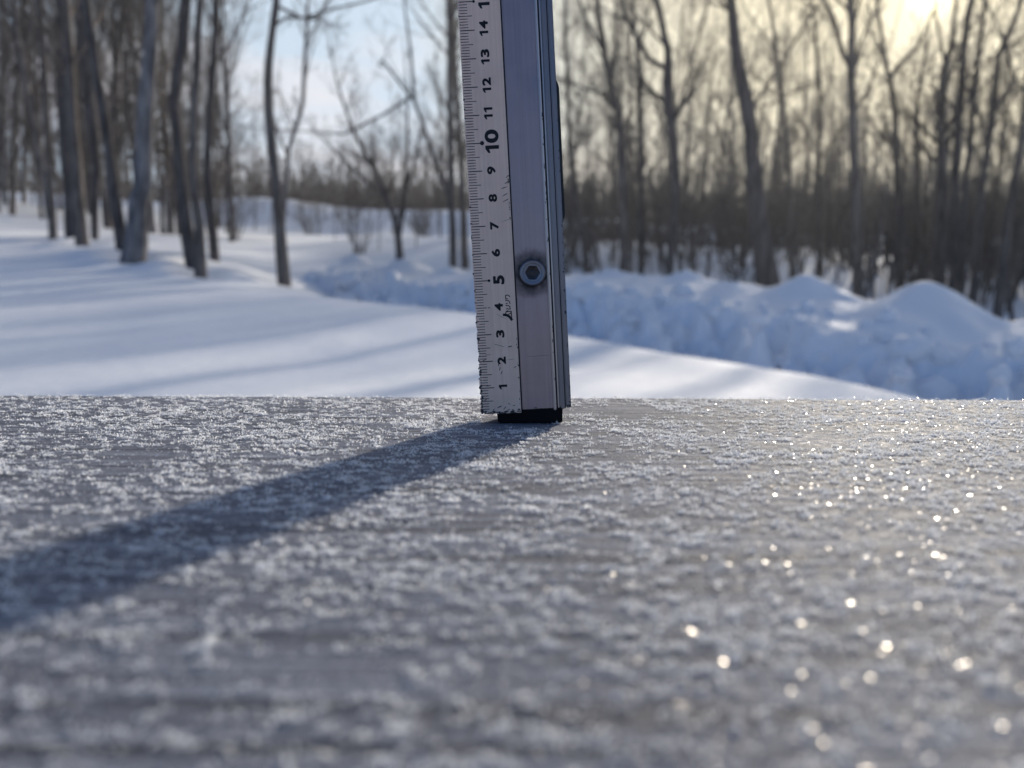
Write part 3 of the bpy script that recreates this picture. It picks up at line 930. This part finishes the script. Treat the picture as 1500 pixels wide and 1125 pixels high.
tag(fo, 'white hoarfrost crystals scattered over the grey table top', None, kind='stuff')

# ------------------------------------------------------------------ ruler
LEAN, BACK = R(3.3), R(2.25)
zax = Vector((-math.sin(LEAN), math.cos(LEAN) * math.sin(BACK), math.cos(LEAN) * math.cos(BACK)))
xax = Vector((math.cos(LEAN), 0, math.sin(LEAN))); xax = (xax - zax * xax.dot(zax)).normalized()
yax = zax.cross(xax)
ORI = CAM + Vector((-.0116, .28666, -.0485))
RM = Matrix((xax, yax, zax)).transposed().to_4x4(); RM.translation = ORI
ruler = empty('ruler', (0, 0, 0))
ruler.matrix_world = RM
tag(ruler, 'aluminium snow depth ruler standing on the frosted table', 'ruler')
RL = .30
mm = .001

def box(name, x0, x1, y0, y1, z0, z1, mat, bev=.0002, seg=2):
    bm = bmesh.new()
    bmesh.ops.create_cube(bm, size=1)
    for v in bm.verts:
        v.co = Vector(((x0 + x1) / 2 + v.co.x * (x1 - x0), (y0 + y1) / 2 + v.co.y * (y1 - y0), (z0 + z1) / 2 + v.co.z * (z1 - z0)))
    if bev: bmesh.ops.bevel(bm, geom=bm.edges[:], offset=bev, segments=seg, affect='EDGES')
    return bm_obj(name, bm, mat, ruler)

# scale plate with rounded lower left corner and a nibbled left edge
def scale_plate():
    rnd = random.Random(4)
    out = []
    W = 15.2
    out.append((W, .0)); out.append((W, RL / mm))
    zz = RL / mm
    out.append((0, zz))
    z = zz
    while z > 2.7:
        z -= rnd.uniform(.5, 1.3)
        amt = .5 if z < 40 else .12
        nick = rnd.random() < (.5 if z < 40 else .12)
        out.append(((rnd.uniform(.08, amt) if nick else rnd.uniform(0, .04)), max(z, 2.5)))
    for k in range(1, 7):
        t = k / 7 * math.pi / 2
        out.append((2.2 - 2.2 * math.cos(t) , 2.3 - 2.1 * math.sin(t)))
    for k in range(1, 12):
        out.append((2.3 + (W - 2.7) * k / 12, .12 + rnd.uniform(-.12, .12)))
    bm = bmesh.new()
    vs = [bm.verts.new((x * mm, 0, z * mm)) for x, z in out]
    f = bm.faces.new(vs)
    bmesh.ops.recalc_face_normals(bm, faces=[f])
    r = bmesh.ops.extrude_face_region(bm, geom=[f])
    for v in r['geom']:
        if isinstance(v, bmesh.types.BMVert): v.co.y += 12 * mm
    bmesh.ops.recalc_face_normals(bm, faces=bm.faces[:])
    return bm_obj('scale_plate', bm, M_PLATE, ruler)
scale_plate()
box('channel', 15.75 * mm, 27.6 * mm, 1.5 * mm, 12 * mm, .3 * mm, RL, M_CHANNEL, .00015)
box('channel_groove', 15.15 * mm, 15.8 * mm, 2.3 * mm, 11 * mm, .25 * mm, RL - .0005, M_SCUFF, 0)
box('channel_lip', 27.55 * mm, 28.6 * mm, .7 * mm, 12 * mm, .2 * mm, RL, M_LIP, .0003, 3)
box('side_groove', 28.55 * mm, 29.3 * mm, 2.6 * mm, 11.5 * mm, .2 * mm, RL - .0005, M_SCUFF, 0)
box('side_rib', 29.25 * mm, 29.75 * mm, 1.5 * mm, 12 * mm, .3 * mm, RL, M_LIP, .0002)
box('side_rail', 29.9 * mm, 31.9 * mm, 1.9 * mm, 12.4 * mm, .3 * mm, RL, M_RAIL, .0003)
box('edge_groove', 29.7 * mm, 32.35 * mm, 3.2 * mm, 11.4 * mm, .4 * mm, RL - .0005, M_SCUFF, 0)
box('edge_rail', 32.3 * mm, 34.3 * mm, 2.4 * mm, 13.5 * mm, .6 * mm, RL, M_RAIL, .0004)
# black plastic clip on the right side
bm = bmesh.new()
pts = [(34.25, 70), (35.35, 73), (35.35, 119.5), (34.9, 121.2), (34.25, 122.5)]
vs = [bm.verts.new((x * mm, 4 * mm, z * mm)) for x, z in pts]
f = bm.faces.new(vs)
r = bmesh.ops.extrude_face_region(bm, geom=[f])
for v in r['geom']:
    if isinstance(v, bmesh.types.BMVert): v.co.y += 8 * mm
bmesh.ops.recalc_face_normals(bm, faces=bm.faces[:])
bm_obj('side_clip', bm, M_PLASTIC, ruler)
# rubber foot, its underside flat on the table
bm = bmesh.new()
bmesh.ops.create_cube(bm, size=1)
inv = RM.inverted()
for v in bm.verts:
    lo = v.co.z < 0
    c = Vector((18.4 * mm + v.co.x * (24.4 * mm if lo else 25.2 * mm), 7.2 * mm + v.co.y * 11.5 * mm, -.4 * mm if lo else 1.5 * mm))
    if lo:
        w = RM @ c
        w = w - zax * ((w.z - (TABLE_Z + .00005)) / zax.z)
        c = inv @ w
    v.co = c
bmesh.ops.bevel(bm, geom=[e for e in bm.edges], offset=.0005, segments=2, affect='EDGES')
bm_obj('rubber_foot', bm, M_RUBBER, ruler)

# graduation marks
def quad(vs, fs, x0, x1, z0, z1, y=-.00003):
    n = len(vs); vs += [(x0, y, z0), (x1, y, z0), (x1, y, z1), (x0, y, z1)]; fs.append((n, n + 1, n + 2, n + 3))
vs, fs = [], []
rnd = random.Random(8)
for k in range(2, 300):
    z = k * mm
    ln = 5.6 if k % 10 == 0 else (4.9 if k % 5 == 0 else 3.35)
    wd = .25 if k % 10 else .34
    x0 = .15 + rnd.uniform(0, .25)
    if k < 45 and rnd.random() < .3: x0 += rnd.uniform(.2, 1.0)
    ln -= rnd.uniform(0, .15)
    if k == 40: quad(vs, fs, .4 * mm, 4.3 * mm, z - .14 * mm, z + .14 * mm); quad(vs, fs, 4.8 * mm, 5.6 * mm, z - .14 * mm, z + .14 * mm); continue
    quad(vs, fs, x0 * mm, ln * mm, z - wd / 2 * mm, z + wd / 2 * mm)
for k in range(50, 300, 50):
    rd = .78 if k % 100 == 0 else .5
    n = len(vs); c = 5.75 if k % 100 else 6.0
    for i in range(20):
        t = i / 20 * 2 * math.pi
        vs.append(((c + rd * math.cos(t)) * mm, -.00004, (k + rd * math.sin(t)) * mm))
    fs.append(tuple(range(n, n + 20)))
mesh_obj('graduation_marks', vs, fs, M_INK, ruler)

def glyph_mesh(txt, h, wid, bold):
    cu_ = bpy.data.curves.new('numeral', 'FONT')
    cu_.body = txt; cu_.size = 1.0; cu_.offset = bold; cu_.align_x = 'CENTER'; cu_.resolution_u = 6
    cu_.space_character = 1.08
    o = bpy.data.objects.new('numeral', cu_); COL.objects.link(o)
    dg = bpy.context.evaluated_depsgraph_get()
    me = bpy.data.meshes.new_from_object(o.evaluated_get(dg))
    bpy.data.objects.remove(o); bpy.data.curves.remove(cu_)
    co = np.array([v.co[:] for v in me.vertices])
    lo, hi = co.min(0), co.max(0)
    c = (lo + hi) / 2
    s_ = h / (hi[1] - lo[1]); sx = wid / (hi[0] - lo[0])
    for v in me.vertices:
        x, y = (v.co.x - c[0]) * sx, (v.co.y - c[1]) * s_
        v.co = Vector((-y, -.00005, x))            # reading upwards
    # embolden: a few slightly shifted layers of the same outline
    vs = [tuple(v.co) for v in me.vertices]; fs = [tuple(p.vertices) for p in me.polygons]
    bpy.data.meshes.remove(me)
    V, Fs = [], []
    e = .16 * mm if h < .0035 else .22 * mm
    for q, (dx, dz) in enumerate(((0, 0), (e, 0), (-e, 0), (0, e), (0, -e), (e * .7, e * .7), (-e * .7, e * .7), (e * .7, -e * .7), (-e * .7, -e * .7))):
        n0 = len(V)
        V += [(x + dx, y - q * 6e-7, z + dz) for x, y, z in vs]
        Fs += [tuple(i + n0 for i in f) for f in fs]
    me = bpy.data.meshes.new('numeral')
    me.from_pydata(V, [], Fs); me.update()
    me.materials.append(M_INK)
    return me
def one_mesh(h, wid):
    # the figure one: an upright with a small flag, reading upwards
    t = wid * .50
    out = [(wid / 2 - t, -h / 2), (wid / 2, -h / 2), (wid / 2, h / 2), (wid / 2 - t * .9, h / 2), (-wid / 2, h * .30), (-wid / 2, h * .14), (wid / 2 - t, h * .22)]
    me = bpy.data.meshes.new('numeral')
    me.from_pydata([(-y, -.00005, x) for x, y in out], [], [tuple(range(len(out)))])
    me.update(); me.materials.append(M_INK)
    return me
for n in range(1, 20):
    h = {5: 4.1, 10: 5.0, 15: 4.1}.get(n, 3.15)
    w1, wd, gap = {5: (2.2, 3.3, .7), 10: (2.7, 4.7, .9), 15: (2.2, 3.3, .8)}.get(n, (1.75, 2.85, .75))
    ws = [w1 if c == '1' else wd for c in str(n)]
    tot = sum(ws) + gap * (len(ws) - 1)
    xc = {5: 9.4, 10: 9.6, 15: 9.4}.get(n, 8.85)
    zc_ = n * 10 + (.1 if n < 10 else .5) - tot / 2
    V, Fs = [], []
    for c, w_ in zip(str(n), ws):
        me = one_mesh(h * mm, w_ * mm) if c == '1' else glyph_mesh(c, (h - .3) * mm, (w_ - .3) * mm, .012)
        n0 = len(V); zo = (zc_ + w_ / 2) * mm
        V += [(v.co.x, v.co.y, v.co.z + zo) for v in me.vertices]
        Fs += [tuple(i + n0 for i in p.vertices) for p in me.polygons]
        bpy.data.meshes.remove(me)
        zc_ += w_ + gap
    zm = n * 10 * mm
    o = mesh_obj('numeral', [(x, y, z - zm) for x, y, z in V], Fs, M_INK, ruler)
    o.location = (xc * mm, 0, zm)

# maker's mark: small characters and a triangular emblem
def stroke(vs, fs, pts, w):
    for a, b in zip(pts[:-1], pts[1:]):
        d = Vector((b[0] - a[0], b[1] - a[1])); L = d.length
        if L == 0: continue
        d /= L; nrm_ = Vector((-d.y, d.x)) * w / 2; e = d * w * .45
        n = len(vs)
        for q in ((a[0] - e.x - nrm_.x, a[1] - e.y - nrm_.y), (b[0] + e.x - nrm_.x, b[1] + e.y - nrm_.y), (b[0] + e.x + nrm_.x, b[1] + e.y + nrm_.y), (a[0] - e.x + nrm_.x, a[1] - e.y + nrm_.y)):
            vs.append((q[0] * mm, -.00004 - len(fs) * 2e-7, q[1] * mm))
        fs.append((n, n + 1, n + 2, n + 3))
vs, fs = [], []
w = .32
# each character drawn in (x: 11.4..13.2 across, z up), rotated to read upwards
stroke(vs, fs, [(11.6, 42.95), (11.6, 44.2), (12.1, 44.35), (12.75, 44.2), (13.15, 43.7)], w)      # wa
stroke(vs, fs, [(11.6, 42.95), (12.25, 42.95)], w)
stroke(vs, fs, [(11.7, 41.15), (12.15, 41.35)], w)                                                # n
stroke(vs, fs, [(11.55, 42.4), (12.3, 42.35), (12.9, 42.0), (13.1, 41.1)], w)
stroke(vs, fs, [(11.75, 39.2), (12.15, 39.35)], w)                                                # shi
stroke(vs, fs, [(12.35, 39.05), (12.75, 39.15)], w)
stroke(vs, fs, [(11.6, 40.5), (12.4, 40.45), (12.95, 40.1), (13.1, 39.1)], w)
stroke(vs, fs, [(11.75, 38.4), (12.2, 38.45)], w)
mesh_obj('maker_lettering', vs, fs, M_INK, ruler)
vs, fs = [], []
stroke(vs, fs, [(11.0, 37.2), (11.6, 38.2), (13.4, 38.3), (13.5, 35.2)], .35)
stroke(vs, fs, [(10.6, 37.1), (11.6, 36.9), (12.6, 36.3), (13.4, 35.2)], .9)
stroke(vs, fs, [(10.7, 37.3), (11.9, 37.0), (12.9, 37.4), (13.4, 37.9)], .35)
mesh_obj('maker_emblem', vs, fs, M_INK, ruler)

# dents and scratches on the face of the plate
def blob(vs, fs, x, z, rx, rz, rot, rnd, y):
    n = len(vs); m_ = 9
    for i in range(m_):
        t = i / m_ * 2 * math.pi; q = rnd.uniform(.55, 1.15)
        a, b = rx * q * math.cos(t), rz * q * math.sin(t)
        vs.append(((x + a * math.cos(rot) - b * math.sin(rot)) * mm, y - len(fs) * 1e-7, (z + a * math.sin(rot) + b * math.cos(rot)) * mm))
    fs.append(tuple(range(n, n + m_)))
vs, fs = [], []
rnd = random.Random(14)
Y0 = -.00007
for k in range(90):                                   # left edge
    z = abs(rnd.gauss(0, 16)) + .5 if k < 66 else rnd.uniform(0, 150)
    blob(vs, fs, rnd.uniform(.1, .45 if z > 45 else .9), z, rnd.uniform(.15, .6), rnd.uniform(.15, .5), rnd.uniform(-.8, .8), rnd, Y0)
for k in range(46):                                   # lower end
    blob(vs, fs, rnd.uniform(.6, 14.8), abs(rnd.gauss(.2, .35)) + .15, rnd.uniform(.25, 1.0), rnd.uniform(.12, .35), rnd.uniform(-.3, .3), rnd, Y0)
for k in range(26):                                   # right edge
    z = rnd.choice((rnd.uniform(.5, 30), rnd.uniform(70, 92)))
    blob(vs, fs, rnd.uniform(14.7, 15.1), z, rnd.uniform(.08, .25), rnd.uniform(.15, .5), 0, rnd, Y0)
for x, z, l, a in ((7, 2.6, 2.6, .35), (9.2, 2.2, 1.8, .7), (4.8, 1.6, 1.3, 1.0), (12.6, 2.9, 1.4, .1), (10.8, 3.6, 1.2, -.5), (4.0, 22.5, 3.5, 0), (8.2, 25.8, 5.6, -.32), (12.4, 25.2, 2.4, .2),
                   (8.0, 17.0, 1.6, 1.3), (8.6, 15.6, 1.6, 1.0), (7.6, 18.6, 1.4, 1.7), (13.8, 17.4, 1.8, .5), (12.4, 20.3, 4, 0.02), (13.4, 71.8, 4.2, .28), (14.2, 85.4, 2.4, .5), (13.2, 83.6, 3.0, .35),
                   (13.3, 81.0, 2.8, .5), (13.6, 79.0, 2.6, .45), (14.5, 87.5, 1.4, .9), (3.2, 10.8, 2.4, .2), (2.4, 20.6, 2.2, .5), (2.0, 5.5, 1.8, .6), (9.6, 36.5, 5, -.55), (10.5, 1.4, 1.2, .4), (12.3, 1.2, 1.4, -.6)):
    rr_ = .07 if l > 3.2 else .16
    blob(vs, fs, x, z, l / 2, rr_ + rnd.uniform(0, .04), a, rnd, Y0)
for k in range(22): blob(vs, fs, rnd.uniform(1, 14.5), rnd.uniform(2, 150), rnd.uniform(.05, .14), rnd.uniform(.05, .12), 0, rnd, Y0)
mesh_obj('scratch', vs, fs, M_SCUFF, ruler)
vs, fs = [], []
blob(vs, fs, 22.5, 21.0, 5.2, .06, .02, rnd, .00147)
for k in range(24): blob(vs, fs, rnd.uniform(16.2, 27.2), abs(rnd.gauss(.5, .3)) + .25, rnd.uniform(.2, .8), rnd.uniform(.08, .22), 0, rnd, .00147)
mesh_obj('scratch', vs, fs, M_SCUFF, ruler)
vs, fs = [], []
for k in range(22): blob(vs, fs, rnd.uniform(28.2, 28.6), rnd.uniform(1, 110), .18, rnd.uniform(.2, 1.2), 0, rnd, .00066)
for k in range(50): blob(vs, fs, rnd.uniform(33.8, 34.2), rnd.uniform(1, 75) if k < 40 else rnd.uniform(75, 160), .16, rnd.uniform(.12, .5), 0, rnd, .00235)
for z in (3, 36.5, 37.2, 45, 52): blob(vs, fs, 33.7, z, .4, .5, rnd.uniform(0, 3), rnd, .00234)
for x in (32.8, 33.4, 33.9): blob(vs, fs, x, 1.4, .35, .6, .3, rnd, .00233)
mesh_obj('scratch', vs, fs, M_SCUFF, ruler)

# hex socket bolt
bx_, bz_ = 22.0, 52.0
n = 48
def ring(r, y, hexa=False):
    o = []
    for i in range(n):
        t = i / n * 2 * math.pi + R(8)
        rad_ = r
        if hexa:
            k = (t - R(8) + R(12)) % (math.pi / 3) - math.pi / 6
            rad_ = r * math.cos(math.pi / 6) / math.cos(k)
        o.append(((bx_ + rad_ * math.cos(t)) * mm, y * mm, (bz_ + rad_ * math.sin(t)) * mm))
    return o
def lathe(rings, cap=True):
    vs = [p for r_ in rings for p in r_]; fs = []
    for j in range(len(rings) - 1):
        for i in range(n):
            a, b = j * n + i, j * n + (i + 1) % n
            fs.append((a, b, b + n, a + n))
    if cap: fs.append(tuple((len(rings) - 1) * n + i for i in range(n)))
    return vs, fs
hd, fs = lathe([ring(4.3, 1.5), ring(4.75, -.2), ring(4.85, -1.0), ring(4.7, -1.5), ring(4.3, -1.75), ring(3.5, -1.65), ring(3.35, -1.4), ring(2.95, -1.35, True), ring(2.75, -1.2, True)], False)
bolt = mesh_obj('bolt', hd, fs, M_BOLT, ruler, False)
hd, fs = lathe([ring(2.75, -1.2, True), ring(2.7, .6, True), ring(1.2, .9), ring(.6, .8)])
mesh_obj('hex_socket', hd, fs, M_SOCKET, bolt, False)


# ------------------------------------------------------------------ thin air volume added to imitate veiling glare towards the sun
hb = bmesh.new()
bmesh.ops.create_cube(hb, size=1)
for v in hb.verts: v.co = Vector((v.co.x * 340, v.co.y * 340, 6.0 + v.co.z * 17))
hm = bpy.data.materials.new('glare_haze'); hm.use_nodes = True
nt = hm.node_tree; nt.nodes.clear()
ho = N(nt, 'ShaderNodeOutputMaterial'); pv = N(nt, 'ShaderNodeVolumePrincipled')
pv.inputs['Color'].default_value = (.93, .95, 1, 1)
pv.inputs['Density'].default_value = .0018
pv.inputs['Anisotropy'].default_value = .5
nt.links.new(pv.outputs[0], ho.inputs['Volume'])
hz = bm_obj('glare_haze', hb, hm)
tag(hz, None, None, kind='stuff')
